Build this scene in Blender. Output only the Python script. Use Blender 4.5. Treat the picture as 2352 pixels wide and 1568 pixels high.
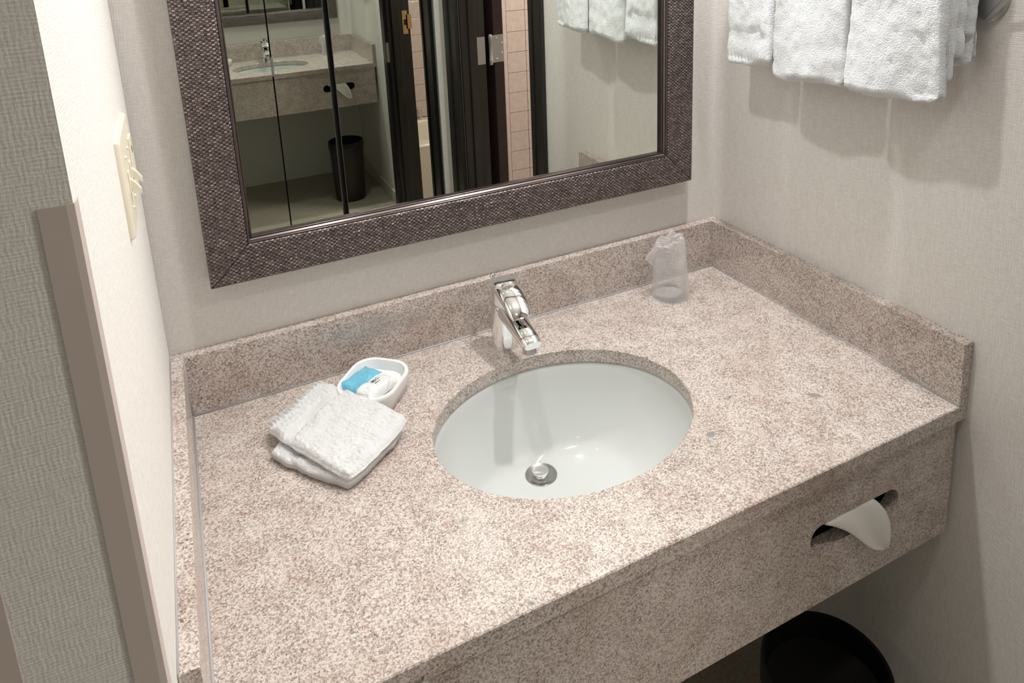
import bpy, bmesh, math, random
import numpy as np
from mathutils import Vector, Matrix, noise
random.seed(7)
S = bpy.context.scene
for o in list(bpy.data.objects): bpy.data.objects.remove(o)
C = S.collection
FZ = 0.777            # counter top above the floor; everything below is laid out with z=0 on the counter top
FL = -FZ
W, D, T, H = 1.0734, 0.5714, 0.0190, 0.1032   # width and depth of the counter, splash thickness and height

# ---------------------------------------------------------------- camera, world, lights, exposure
cd = bpy.data.cameras.new('camera'); cam = bpy.data.objects.new('camera', cd); C.objects.link(cam)
r_ = Vector((0.2132, -0.0978, 0.4360)); th = r_.length; k_ = r_.normalized()
Rw = Matrix.Rotation(th, 3, k_)                 # world -> (right, fwd, up)
right = Vector(Rw[0]); fwd = Vector(Rw[1]); up = Vector(Rw[2])
M = Matrix(((right.x, up.x, -fwd.x, 0.0746), (right.y, up.y, -fwd.y, -1.1660), (right.z, up.z, -fwd.z, 0.7192 + FZ), (0, 0, 0, 1)))
cam.matrix_world = M
cd.sensor_width = 36; cd.lens = 36 * 1678.3 / 2352
cd.shift_x = -3.8 / 2352; cd.shift_y = (234.3 - 784) / 2352
cd.clip_start = 0.02
S.camera = cam
w = bpy.data.worlds.new('world'); S.world = w; w.use_nodes = True
w.node_tree.nodes['Background'].inputs[0].default_value = (1, 0.95, 0.88, 1)
w.node_tree.nodes['Background'].inputs[1].default_value = 0.0
S.view_settings.view_transform = 'Standard'; S.view_settings.look = 'None'
S.view_settings.gamma = 1; S.view_settings.use_curve_mapping = False
S.view_settings.exposure = -0.11

CEIL = 1.32
def area(name, loc, size, power, col=(1, .985, .97), shape='DISK', size_y=None, spread=None):
    l = bpy.data.lights.new(name, 'AREA'); l.shape = shape; l.size = size; l.energy = power; l.color = col
    if size_y: l.size_y = size_y
    if spread: l.spread = spread
    o = bpy.data.objects.new(name, l); C.objects.link(o); o.location = (loc[0], loc[1], loc[2] + FZ); return o
LAMPS = [(0.40, -0.33), (0.84, -0.33)]
area('vanity_light_source', (LAMPS[0][0], LAMPS[0][1], CEIL - .006), .05, 4.4, spread=math.radians(172))
area('vanity_light_source', (LAMPS[1][0], LAMPS[1][1], CEIL - .006), .05, 9.2, spread=math.radians(172))
area('hall_fill_source', (-0.9, -1.05, CEIL - .032), .24, .8)  # added fill lamp on the room side, out of view
area('entry_light_source', (0.80, -0.92, CEIL - .006), .10, 3.2)
area('bath_light_source', (1.9, -1.45, CEIL - .032), .30, 30, (1, .95, .90))

# ---------------------------------------------------------------- materials
def mat(name, base, rough=.5, metal=0., **kw):
    m = bpy.data.materials.new(name); m.use_nodes = True
    b = m.node_tree.nodes['Principled BSDF']
    b.inputs['Base Color'].default_value = (*base, 1); b.inputs['Roughness'].default_value = rough
    b.inputs['Metallic'].default_value = metal
    for k, v in kw.items(): b.inputs[k].default_value = v
    return m
class NT:
    def __init__(s, m): s.t = m.node_tree; s.b = s.t.nodes['Principled BSDF']
    def n(s, kind, props=None, **ins):
        x = s.t.nodes.new(kind)
        for k, v in (props or {}).items(): setattr(x, k, v)
        for k, v in ins.items():
            key = int(k[1:]) if k[0] == 'i' and k[1:].isdigit() else k.replace('_', ' ')
            s.set(x.inputs[key], v)
        return x
    def set(s, sock, v):
        if isinstance(v, bpy.types.NodeSocket): s.t.links.new(v, sock)
        elif isinstance(v, bpy.types.Node): s.t.links.new(v.outputs[0], sock)
        else: sock.default_value = v
    def math(s, op, a, b=0., c=0., clamp=False):
        x = s.t.nodes.new('ShaderNodeMath'); x.operation = op; x.use_clamp = clamp
        s.set(x.inputs[0], a); s.set(x.inputs[1], b); s.set(x.inputs[2], c); return x.outputs[0]
    def coord(s, scale=(1, 1, 1), loc=(0, 0, 0), src='Object'):
        tc = s.n('ShaderNodeTexCoord'); mp = s.n('ShaderNodeMapping')
        s.t.links.new(tc.outputs[src], mp.inputs[0]); mp.inputs['Scale'].default_value = scale; mp.inputs['Location'].default_value = loc
        return mp.outputs[0]
    def ramp(s, fac, stops, interp='LINEAR'):
        x = s.t.nodes.new('ShaderNodeValToRGB'); s.set(x.inputs[0], fac); e = x.color_ramp.elements; x.color_ramp.interpolation = interp
        while len(e) < len(stops): e.new(.5)
        for q, (p, c) in zip(e, stops): q.position = p; q.color = (*c, 1) if len(c) == 3 else c
        return x.outputs[0]
    def mix(s, f, a, b, mode='MIX'):
        x = s.t.nodes.new('ShaderNodeMix'); x.data_type = 'RGBA'; x.blend_type = mode
        s.set(x.inputs[0], f)
        for i, v in ((6, a), (7, b)):
            if isinstance(v, tuple) and len(v) == 3: v = (*v, 1)
            s.set(x.inputs[i], v)
        return x.outputs[2]
    def noise(s, vec, scale, detail=2, rough=.5, dist=0.):
        x = s.n('ShaderNodeTexNoise', Vector=vec, Scale=scale, Detail=detail, Roughness=rough, Distortion=dist); return x.outputs[0]
    def bump(s, h, strength=.3, dist=.001, normal=None):
        x = s.n('ShaderNodeBump', Height=h, Strength=strength, Distance=dist)
        if normal: s.set(x.inputs['Normal'], normal)
        s.set(s.b.inputs['Normal'], x.outputs[0]); return x.outputs[0]

def wallpaper(name, axis, base, base2):
    m = mat(name, base, .85); t = NT(m); t.b.inputs['Specular IOR Level'].default_value = .12
    a = (70, 70, 520) ; b = (430, 430, 60)
    n1 = t.noise(t.coord(a), 1, 2, .6); n2 = t.noise(t.coord(b), 1, 2, .6)
    n3 = t.noise(t.coord((1, 1, 1)), 900, 1)
    h = t.math('ADD', t.math('MULTIPLY', n1, 1.0), t.math('MULTIPLY', n2, .8))
    h = t.math('ADD', h, t.math('MULTIPLY', n3, .25))
    sp = t.n('ShaderNodeSeparateXYZ', i0=t.coord())
    wob = t.math('MULTIPLY', t.noise(t.coord((45, 45, 130)), 1, 2), 9)
    rz = t.math('SINE', t.math('ADD', t.math('MULTIPLY', sp.outputs[2], 2 * math.pi / .0028), wob))
    ru = t.math('SINE', t.math('ADD', t.math('MULTIPLY', t.math('ADD', sp.outputs[0], sp.outputs[1]), 2 * math.pi / .0034), wob))
    h = t.math('ADD', h, t.math('ADD', t.math('MULTIPLY', rz, .10), t.math('MULTIPLY', ru, .10)))
    hn = t.math('MULTIPLY_ADD', h, 1.9, -1.45, True)
    t.set(t.b.inputs['Base Color'], t.mix(hn, base2, base))
    t.bump(h, .34, .0014)
    return m
M_wall = wallpaper('woven_wallpaper', 0, (.81, .78, .745), (.69, .66, .625))

def granite():
    m = mat('granite', (.5, .4, .36), .22); t = NT(m)
    v = t.coord()
    warp = t.n('ShaderNodeTexNoise', Vector=v, Scale=420, Detail=2)
    wv = t.n('ShaderNodeVectorMath', {'operation': 'SCALE'}, i0=warp.outputs['Color'], Scale=.0035)
    vv = t.n('ShaderNodeVectorMath', {'operation': 'ADD'}, i0=v, i1=wv.outputs[0]).outputs[0]
    vo = t.n('ShaderNodeTexVoronoi', {'feature': 'F1'}, Vector=vv, Scale=520)
    sep = t.n('ShaderNodeSeparateColor', i0=vo.outputs['Color'])
    n1 = t.noise(v, 460, 4, .7)
    f = t.math('MULTIPLY_ADD', n1, .9, t.math('MULTIPLY', sep.outputs[0], .42))
    big = t.noise(v, 26, 3, .6)
    f = t.math('ADD', f, t.math('MULTIPLY_ADD', big, .32, -.16))
    col = t.ramp(f, [(.26, (.10, .068, .054)), (.36, (.195, .142, .121)), (.47, (.315, .247, .217)), (.60, (.445, .377, .338)), (.82, (.69, .625, .58))])
    # rust coloured crystals
    vr = t.n('ShaderNodeTexVoronoi', {'feature': 'F1'}, Vector=vv, Scale=110)
    sr = t.n('ShaderNodeSeparateColor', i0=vr.outputs['Color'])
    rust = t.math('MULTIPLY', t.math('GREATER_THAN', sr.outputs[1], .975), t.math('LESS_THAN', vr.outputs['Distance'], .36))
    col = t.mix(t.math('MULTIPLY', rust, .40), col, (.42, .17, .10))
    # dark specks
    vd = t.n('ShaderNodeTexVoronoi', {'feature': 'F1'}, Vector=vv, Scale=190)
    sd = t.n('ShaderNodeSeparateColor', i0=vd.outputs['Color'])
    dk = t.math('MULTIPLY', t.math('GREATER_THAN', sd.outputs[2], .955), t.math('LESS_THAN', vd.outputs['Distance'], .27))
    col = t.mix(t.math('MULTIPLY', dk, .7), col, (.055, .042, .038))
    # brown clouds and the blue-grey inclusions
    cl = t.ramp(t.noise(v, 9, 3, .6), [(.5, (0, 0, 0)), (.72, (1, 1, 1))])
    col = t.mix(t.math('MULTIPLY', cl, .30), col, (.33, .205, .155))
    px = t.n('ShaderNodeSeparateXYZ', i0=t.coord(loc=(W / 2, -D / 2, 0)))
    for (cx, cy, ra, rb, an) in [(.893, -.447, .0125, .0045, -.7), (.696, -.442, .0075, .006, .4), (.877, -.478, .006, .004, 0), (.321, -.42, .006, .004, .6), (.344, -.564, .005, .004, 0)]:
        dx = t.math('SUBTRACT', px.outputs[0], cx); dy = t.math('SUBTRACT', px.outputs[1], cy)
        a = t.math('DIVIDE', t.math('ADD', t.math('MULTIPLY', dx, math.cos(an)), t.math('MULTIPLY', dy, math.sin(an))), ra)
        b = t.math('DIVIDE', t.math('SUBTRACT', t.math('MULTIPLY', dy, math.cos(an)), t.math('MULTIPLY', dx, math.sin(an))), rb)
        d = t.math('ADD', t.math('MULTIPLY', a, a), t.math('MULTIPLY', b, b))
        d = t.math('ADD', d, t.math('MULTIPLY', n1, .6))
        k = t.math('MULTIPLY', t.math('LESS_THAN', d, 1.2), .75 if ra > .0065 else .4)
        zk = t.math('GREATER_THAN', px.outputs[2], -.004)
        col = t.mix(t.math('MULTIPLY', k, zk), col, (.20, .23, .235))
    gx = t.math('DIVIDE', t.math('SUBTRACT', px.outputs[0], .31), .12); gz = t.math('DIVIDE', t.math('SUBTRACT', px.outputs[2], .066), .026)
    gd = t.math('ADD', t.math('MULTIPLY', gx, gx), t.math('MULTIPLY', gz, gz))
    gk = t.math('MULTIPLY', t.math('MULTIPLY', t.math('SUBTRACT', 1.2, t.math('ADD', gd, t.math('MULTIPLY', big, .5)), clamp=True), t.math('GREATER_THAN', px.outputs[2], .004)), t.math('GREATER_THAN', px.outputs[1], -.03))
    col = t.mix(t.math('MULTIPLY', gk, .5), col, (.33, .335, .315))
    t.set(t.b.inputs['Base Color'], col)
    t.bump(n1, .04, .0005)
    return m
M_gran = granite()

def terry(name, col=(.72, .735, .755)):
    m = mat(name, col, .9); t = NT(m)
    m.node_tree.nodes['Principled BSDF'].inputs['Sheen Weight'].default_value = .25
    v = t.coord()
    h = t.math('ADD', t.noise(v, 230, 2, .6, 1.4), t.math('MULTIPLY', t.noise(v, 700, 1), .5))
    t.bump(h, .55, .0035); return m
M_terry = terry('white_terry')
M_terry_bright = terry('bright_white_terry', (.70, .705, .705))
M_terry_flat = mat('flat_woven_cotton', (.86, .86, .86), .8)
t_ = NT(M_terry_flat); t_.bump(t_.noise(t_.coord((200, 1200, 1200)), 1, 1), .3, .001)

M_porc = mat('white_porcelain', (.67, .69, .675), .07); M_porc.node_tree.nodes['Principled BSDF'].inputs['Coat Weight'].default_value = .4
M_chrome = mat('chrome', (.86, .86, .86), .06, 1.)
M_brushed = mat('brushed_steel', (.40, .40, .395), .36, .7)
M_draink = mat('satin_drain_metal', (.46, .45, .44), .25, 1.)
M_black = mat('black_plastic', (.006, .006, .006), .35)
M_hole = mat('dark_opening', (.004, .004, .004), .9)
M_ivory = mat('ivory_plastic', (.80, .745, .60), .3)
M_guard = mat('corner_guard_vinyl', (.56, .485, .445), .4)
M_dish = mat('white_melamine', (.86, .86, .855), .22)
M_mirror = mat('mirror_silver', (.83, .865, .815), 0., 1.)
M_mirror_closet = mat('closet_mirror_silver', (.72, .755, .70), 0., 1.)
M_brass = mat('brass', (.72, .50, .24), .3, 1.)
M_caulk = mat('grey_caulk', (.42, .40, .40), .4)
M_binm = mat('dark_brown_leatherette', (.030, .016, .012), .45)
M_tubm = mat('tub_enamel', (.70, .60, .52), .2)
M_paint = mat('ceiling_paint', (.78, .76, .72), .7)
M_paper = mat('tissue_paper', (.82, .80, .77), .9)
t_ = NT(M_paper); t_.bump(t_.noise(t_.coord(), 300, 2), .2, .001)
def darkwood():
    m = mat('dark_stained_wood', (.022, .017, .015), .38); t = NT(m)
    n = t.noise(t.coord((60, 60, 3)), 1, 3, .6)
    t.set(t.b.inputs['Base Color'], t.ramp(n, [(.3, (.008, .007, .006)), (.7, (.022, .018, .016))]))
    t.bump(n, .15, .001); return m
M_dwood = darkwood()
def tilemat():
    m = mat('pink_beige_tile', (.56, .45, .40), .18); t = NT(m)
    n = t.noise(t.coord(), 40, 3, .6)
    t.set(t.b.inputs['Base Color'], t.ramp(n, [(.3, (.54, .425, .385)), (.7, (.61, .49, .445))])); return m
M_tile = tilemat()
M_grout = mat('tile_grout', (.50, .40, .355), .8)
def floormat():
    m = mat('beige_floor', (.45, .4, .34), .55); t = NT(m)
    n = t.noise(t.coord(), 120, 4, .7); n2 = t.noise(t.coord(), 9, 2)
    c = t.ramp(n, [(.3, (.34, .295, .245)), (.7, (.53, .475, .40))])
    t.set(t.b.inputs['Base Color'], t.mix(t.math('MULTIPLY', n2, .3), c, (.36, .31, .26)))
    t.bump(n, .3, .002); return m
M_floor = floormat()
CSX, CSZ = .0041, .0031
def weave_mat():
    m = mat('woven_bronze_leather', (.14, .10, .095), .33, .5); t = NT(m)
    v = t.coord(); sp = t.n('ShaderNodeSeparateXYZ', i0=v)
    u = t.math('DIVIDE', sp.outputs[0], CSX); q = t.math('DIVIDE', sp.outputs[2], CSZ)
    fu = t.math('FRACT', u); fq = t.math('FRACT', q)
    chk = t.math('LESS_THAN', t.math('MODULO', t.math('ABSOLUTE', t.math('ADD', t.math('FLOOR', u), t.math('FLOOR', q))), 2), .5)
    eu = t.math('ABSOLUTE', t.math('MULTIPLY_ADD', fu, 2, -1)); eq = t.math('ABSOLUTE', t.math('MULTIPLY_ADD', fq, 2, -1))
    e1 = t.math('POWER', eq, 2.5); e2 = t.math('POWER', eu, 3)
    gap = t.math('ADD', t.math('MULTIPLY', e1, chk), t.math('MULTIPLY', e2, t.math('SUBTRACT', 1, chk)))   # shade in the gaps between strands, painted into the colour
    cl = t.noise(v, 40, 3, .6); fine = t.noise(v, 420, 1)
    c = t.ramp(t.math('MULTIPLY_ADD', fine, .5, t.math('MULTIPLY', cl, .5)), [(.25, (.75, .72, .72)), (.55, (1.0, 1.0, 1.0)), (.80, (1.35, 1.35, 1.35))])
    wn = t.n('ShaderNodeTexWhiteNoise', {'noise_dimensions': '2D'}, Vector=t.n('ShaderNodeCombineXYZ', i0=t.math('FLOOR', u), i1=t.math('FLOOR', q)).outputs[0])
    c = t.mix(1., c, t.ramp(wn.outputs['Value'], [(0, (.55, .55, .55)), (.7, (1.05, 1.05, 1.05)), (1, (1.5, 1.5, 1.5))]), 'MULTIPLY')
    c = t.mix(1., t.mix(chk, (.115, .088, .086), (.33, .275, .262)), c, 'MULTIPLY')  # strands along x painted lighter, standing in for their highlights
    c = t.mix(t.math('MULTIPLY', gap, .95), c, (.018, .012, .011))
    t.set(t.b.inputs['Base Color'], c)
    return m
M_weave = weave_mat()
M_lip = mat('polished_dark_bead', (.16, .13, .125), .22, .9)
def clearplastic(name, white, rough, mixf):
    m = bpy.data.materials.new(name); m.use_nodes = True; nt = m.node_tree; nt.nodes.clear()
    o = nt.nodes.new('ShaderNodeOutputMaterial'); tr = nt.nodes.new('ShaderNodeBsdfTransparent'); gl = nt.nodes.new('ShaderNodeBsdfPrincipled')
    gl.inputs['Base Color'].default_value = (*white, 1); gl.inputs['Roughness'].default_value = rough
    mx = nt.nodes.new('ShaderNodeMixShader')
    lw = nt.nodes.new('ShaderNodeLayerWeight'); lw.inputs[0].default_value = .35
    ma = nt.nodes.new('ShaderNodeMath'); ma.operation = 'MULTIPLY_ADD'; ma.inputs[1].default_value = .40; ma.inputs[2].default_value = mixf
    nt.links.new(lw.outputs['Facing'], ma.inputs[0]); nt.links.new(ma.outputs[0], mx.inputs[0])
    nt.links.new(tr.outputs[0], mx.inputs[1]); nt.links.new(gl.outputs[0], mx.inputs[2]); nt.links.new(mx.outputs[0], o.inputs[0])
    return m
M_cup = clearplastic('clear_cup_plastic', (.88, .88, .88), .12, .05)
M_bag = clearplastic('clear_wrapper_film', (.95, .95, .96), .06, .15)
M_glow = mat('lamp_diffuser', (1, .95, .88), .5)
_b = M_glow.node_tree.nodes['Principled BSDF']; _b.inputs['Emission Color'].default_value = (1, .93, .84, 1); _b.inputs['Emission Strength'].default_value = 6

# ---------------------------------------------------------------- builders
class MB:
    def __init__(s): s.v = []; s.f = []
    def add(s, vs, fs):
        o = len(s.v); s.v += [tuple(p) for p in vs]; s.f += [tuple(i + o for i in f) for f in fs]; return s
    def box(s, x0, x1, y0, y1, z0, z1, bev=0.):
        x0, x1 = min(x0, x1), max(x0, x1); y0, y1 = min(y0, y1), max(y0, y1); z0, z1 = min(z0, z1), max(z0, z1)
        if bev:
            bm = bmesh.new(); bmesh.ops.create_cube(bm, size=1)
            for q in bm.verts: q.co = Vector(((x0 + x1) / 2 + q.co.x * (x1 - x0), (y0 + y1) / 2 + q.co.y * (y1 - y0), (z0 + z1) / 2 + q.co.z * (z1 - z0)))
            bmesh.ops.bevel(bm, geom=list(bm.edges), offset=bev, segments=2, affect='EDGES', profile=.5)
            bm.verts.index_update(); s.add([q.co[:] for q in bm.verts], [[q.index for q in f.verts] for f in bm.faces]); bm.free()
            return s
        v = [(x, y, z) for x in (x0, x1) for y in (y0, y1) for z in (z0, z1)]
        return s.add(v, [(0, 1, 3, 2), (4, 6, 7, 5), (0, 4, 5, 1), (2, 3, 7, 6), (0, 2, 6, 4), (1, 5, 7, 3)])
    def loft(s, rings, cap0=True, cap1=True):
        n = len(rings[0]); fs = []
        for i in range(len(rings) - 1):
            for j in range(n): fs.append((i * n + j, i * n + (j + 1) % n, (i + 1) * n + (j + 1) % n, (i + 1) * n + j))
        if cap0: fs.append(tuple(range(n - 1, -1, -1)))
        if cap1: fs.append(tuple((len(rings) - 1) * n + j for j in range(n)))
        return s.add([p for r in rings for p in r], fs)
    def lathe(s, prof, cx, cy, n=48, sx=1., sy=1.):
        return s.loft([[(cx + r * sx * math.cos(a), cy + r * sy * math.sin(a), z) for a in [2 * math.pi * k / n for k in range(n)]] for r, z in prof], prof[0][0] > 1e-6 and True, True)
    def tube(s, pts, r, n=12):
        pts = [Vector(p) for p in pts]; rings = []
        rr = r if isinstance(r, (list, tuple)) else [r] * len(pts)
        for i, p in enumerate(pts):
            d = (pts[min(i + 1, len(pts) - 1)] - pts[max(i - 1, 0)]).normalized()
            a = d.cross(Vector((0.13, .21, 1))).normalized(); b = d.cross(a)
            rings.append([tuple(p + rr[i] * (math.cos(t) * a + math.sin(t) * b)) for t in [2 * math.pi * k / n for k in range(n)]])
        return s.loft(rings)
    def grid(s, P, closed_u=False):   # P[i][j]
        n, m = len(P), len(P[0]); fs = []
        for i in range(n - 1):
            for j in range(m - 1): fs.append((i * m + j, (i + 1) * m + j, (i + 1) * m + j + 1, i * m + j + 1))
        return s.add([p for r in P for p in r], fs)
    def sphere(s, c, r, n=16):
        return s.loft([[(c[0] + r * math.sin(a) * math.cos(b), c[1] + r * math.sin(a) * math.sin(b), c[2] + r * math.cos(a)) for b in [2 * math.pi * k / n for k in range(n)]] for a in [math.pi * (.02 + .96 * k / (n // 2)) for k in range(n // 2 + 1)]])
    def build(s, name, m, parent=None, smooth=False, auto=None, kind=None, label=None, mirror=None):
        me = bpy.data.meshes.new(name); off = Vector((0, 0, 0))
        p = parent
        while p: off += Vector(p['org']); p = p.parent
        if parent is None: off = Vector((0, 0, 0))
        me.from_pydata([tuple(Vector(q) - off) for q in s.v], [], s.f); me.update()
        bm = bmesh.new(); bm.from_mesh(me); bmesh.ops.recalc_face_normals(bm, faces=bm.faces); bm.to_mesh(me); bm.free()
        if smooth:
            me.polygons.foreach_set('use_smooth', [True] * len(me.polygons))
            if auto:
                try: me.set_sharp_from_angle(angle=math.radians(auto))
                except Exception: pass
        me.materials.append(m)
        o = bpy.data.objects.new(name, me); C.objects.link(o); o['org'] = (0., 0., 0.)
        if parent: o.parent = parent
        if kind: o['kind'] = kind
        if label: o['label'] = label
        return o
def tag(o, label, cat, group=None, kind=None):
    o['label'] = label; o['category'] = cat
    if group: o['group'] = group
    if kind: o['kind'] = kind
    return o
def thing(name, label, cat, loc, group=None):
    o = bpy.data.objects.new(name, None); C.objects.link(o); o.location = loc; o['org'] = tuple(loc); o.empty_display_size = .05
    return tag(o, label, cat, group)
def struct(name, label, cat, mb, m, **k):
    o = mb.build(name, m, **k); o['kind'] = 'structure'; return tag(o, label, cat)
def rrect(cx, cy, hx, hy, r, ang=0., n=8):
    out = []
    for (sx, sy, a0) in ((1, 1, 0), (-1, 1, 90), (-1, -1, 180), (1, -1, 270)):
        for k in range(n + 1):
            a = math.radians(a0 + 90 * k / n); out.append((sx * (hx - r) + r * math.cos(a), sy * (hy - r) + r * math.sin(a)))
    c, s_ = math.cos(ang), math.sin(ang)
    return [(cx + x * c - y * s_, cy + x * s_ + y * c) for x, y in out]

# ---------------------------------------------------------------- room shell
LW = -.107
struct('floor', 'beige speckled floor seen in the mirrors', 'floor', MB().box(-2.4, 2.75, -2.35, .12, FL - .03, FL), M_floor)
struct('ceiling', 'plain white painted ceiling', 'ceiling', MB().box(-2.4, 2.75, -2.35, .12, CEIL, CEIL + .03), M_paint)
struct('wall_back', 'wallpapered wall behind the framed mirror and the counter', 'wall', MB().box(-2.4, W + .105, 0, .12, FL, CEIL), M_wall)
wl = struct('wall_left', 'wallpapered partition wall at the left of the counter, end face towards the camera', 'wall', MB().box(LW, 0, -.628, 0, FL, CEIL), M_wall)
wr = MB().box(W, W + .105, -.868, 0, FL, CEIL).box(W, W + .105, -1.74, -1.503, FL, CEIL).box(W, W + .105, -1.503, -.868, 1.26, CEIL)
struct('wall_right', 'wallpapered wall at the right with the bathroom doorway in it', 'wall', wr, M_wall)
wf = MB().box(-2.4, W, -2.35, -2.25, FL, CEIL).box(-2.4, W, -2.25, -1.71, 1.23, CEIL).box(-2.4, -2.3, -2.25, -1.745, FL, CEIL).box(1.050, W, -1.745, -1.7188, FL, 1.23)
struct('wall_front', 'wall holding the mirrored closet doors opposite the vanity', 'wall', wf, M_wall)
struct('wall_hall', 'plain end wall of the hall left of the partition', 'wall', MB().box(-2.4, -2.3, -1.745, 0, FL, CEIL), M_wall)
struct('wall_bathroom', 'plain far wall of the bathroom', 'wall', MB().box(2.6, 2.7, -2.3, -.09, FL, CEIL).box(W, W + .105, -2.3, -1.74, FL, CEIL), M_paint)

def guard(name, label, x0, x1, xl, xr, side):
    # L shaped vinyl guard: one leg on the end face, one on the side face
    y = -.628; t = .0016
    mb = MB()
    top = .56; n = 6; pts = []
    if side > 0:
        prof = [(xl, y), (xl, y - t), (xr - .004, y - t), (xr + t - .001, y - t + .0012), (xr + t, y - t + .005), (xr + t, y + .012), (xr, y + .012), (xr, y)]
    else:
        prof = [(xr, y), (xr, y - t), (xl + .004, y - t), (xl - t + .001, y - t + .0012), (xl - t, y - t + .005), (xl - t, y + .012), (xl, y + .012), (xl, y)]
    mb.loft([[(a, b, z) for a, b in prof] for z in (FL + .1, top)])
    struct(name, label, 'corner guard', mb, M_guard)
guard('trim_1', 'taupe vinyl corner guard on the partition corner next to the counter', 0, 0, -.0205, 0, 1)
guard('trim_2', 'taupe vinyl corner guard on the partition corner away from the counter', 0, 0, LW, LW + .0205, -1)
struct('baseboard_right', 'pale narrow baseboard at the foot of the right wall', 'baseboard', MB().box(W - .010, W, -.788, 0, FL, FL + .07, .002), mat('pale_base', (.62, .58, .48), .4))
struct('baseboard_left', 'pale narrow baseboard at the foot of the partition', 'baseboard', MB().box(0, .010, -.60, 0, FL, FL + .07, .002), mat('pale_base2', (.62, .58, .48), .4))

# casings and jambs of the bathroom doorway
cs_ = struct('trim_3', 'dark wooden door casing nearest the counter', 'door casing', MB().box(W - .014, W, -.868, -.792, FL, 1.315, .003).box(W - .018, W - .012, -.868, -.845, FL, 1.315, .002), M_dwood)
MB().box(W - .0145, W + .005, -.8700, -.8675, .045, .148, .0006).build('edge_plate', mat('painted_plate', (.55, .54, .52), .4), cs_)
cas = MB().box(W - .012, W, -1.585, -1.503, FL, 1.315, .003).box(W - .019, W, -1.628, -1.583, FL, 1.315, .004).box(W - .018, W - .010, -1.525, -1.503, FL, 1.315, .002)
struct('trim_4', 'dark wooden door casing beside the mirrored closet', 'door casing', cas, M_dwood)
struct('trim_5', 'dark wooden head casing over the bathroom doorway', 'door casing', MB().box(W - .014, W, -1.503, -.868, 1.26, 1.315, .003), M_dwood)
jn = struct('door_1', 'dark wooden jamb with a brass strike plate in the bathroom doorway', 'door jamb', MB().box(W, W + .118, -.882, -.868, FL, 1.26).box(W + .02, W + .062, -.894, -.882, FL, 1.26, .002), M_dwood)
sx0 = W + .0785
sp = MB().box(sx0, sx0 + .027, -.8845, -.882, .186, .308).box(sx0 + .02, sx0 + .049, -.8845, -.882, .212, .286)
s_o = sp.build('strike_plate', M_brass, jn)
MB().box(sx0 + .007, sx0 + .022, -.8848, -.8838, .232, .262).build('latch_hole', M_hole, s_o)
MB().sphere((sx0 + .013, -.8843, .297), .0035, 10).sphere((sx0 + .013, -.8843, .197), .0035, 10).build('screw', M_brass, s_o)
jf = struct('door_2', 'dark wooden hinge jamb of the bathroom doorway', 'door jamb', MB().box(W, W + .100, -1.503, -1.490, FL, 1.26).box(W + .030, W + .057, -1.490, -1.480, FL, 1.26, .002), M_dwood)
# door leaf swung flat against the bathroom side of the wall
dl = struct('door_3', 'dark bathroom door swung wide open, seen on its hinge edge', 'door', MB().box(1.216, 1.258, -2.12, -1.503, FL + .012, 1.25, .002), mat('door_edge_brown', (.020, .009, .009), .4))
hg = thing('door_hinge', 'brushed steel wide hinge between the dark jamb and the open bathroom door', 'hinge', (1.195, -1.49, .24))
MB().box(1.138, 1.172, -1.491, -1.4875, .186, .295, .0008).build('hinge_leaf', M_brushed, hg)
MB().box(1.214, 1.256, -1.5025, -1.499, .186, .295, .0008).box(1.199, 1.216, -1.4995, -1.496, .186, .295).build('hinge_leaf', M_brushed, hg)
MB().lathe([(.006, .180), (.0075, .182), (.0075, .205), (.0068, .206), (.0068, .275), (.0075, .276), (.0075, .299), (.006, .301)], 1.196, -1.489, 16).build('knuckle', M_brushed, hg, True, 40)
for xx, zz in ((1.226, .283), (1.248, .262), (1.248, .222), (1.226, .200)):
    MB().sphere((xx, -1.4985, zz), .0042, 10).build('screw', M_chrome, hg, True)

# bathroom: tiled walls and tub
tw = struct('wall_tiled', 'pink beige tiled bathroom wall seen through the doorway', 'wall', MB().box(1.57, 2.6, -2.3, -2.208, FL, CEIL).box(W + .105, 1.575, -2.3, -2.212, FL, CEIL), M_grout)
TS = .1055
me_t = MB().box(-TS / 2 + .001, TS / 2 - .001, -.004, .004, -TS / 2 + .001, TS / 2 - .001, .0015)
def tiles(parent, x0, z0, nx, nz, y, first=[None]):
    for i in range(nx):
        for j in range(nz):
            if first[0] is None:
                o = me_t.build('tile', M_tile, None); first[0] = o
            else:
                o = first[0].copy(); C.objects.link(o)
            o.parent = parent; o.location = (x0 + TS * (i + .5), y, z0 + TS * (j + .5))
tiles(tw, 1.593, FL + .008, 6, 19, -2.206)
MB().box(1.571, 1.5925, -2.212, -2.200, FL, 1.315, .003).build('bullnose_edge', M_tile, tw)
tb = struct('wall_tub', 'pink beige tiled wall above the bathtub', 'wall', MB().box(W + .105, 2.6, -.185, -.09, FL, CEIL), M_grout)
tiles(tb, W + .107, -.452, 12, 15, -.187)
tub = thing('bathtub', 'beige enamel bathtub seen through the bathroom doorway', 'bathtub', (1.9, -.5, FL))
x0, x1, y0, y1 = 1.195, 2.59, -.80, -.198; zr = -.452
def rr4(hx, hy, r): return rrect((x0 + x1) / 2, (y0 + y1) / 2, hx, hy, r)
hx, hy = (x1 - x0) / 2, (y1 - y0) / 2
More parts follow.
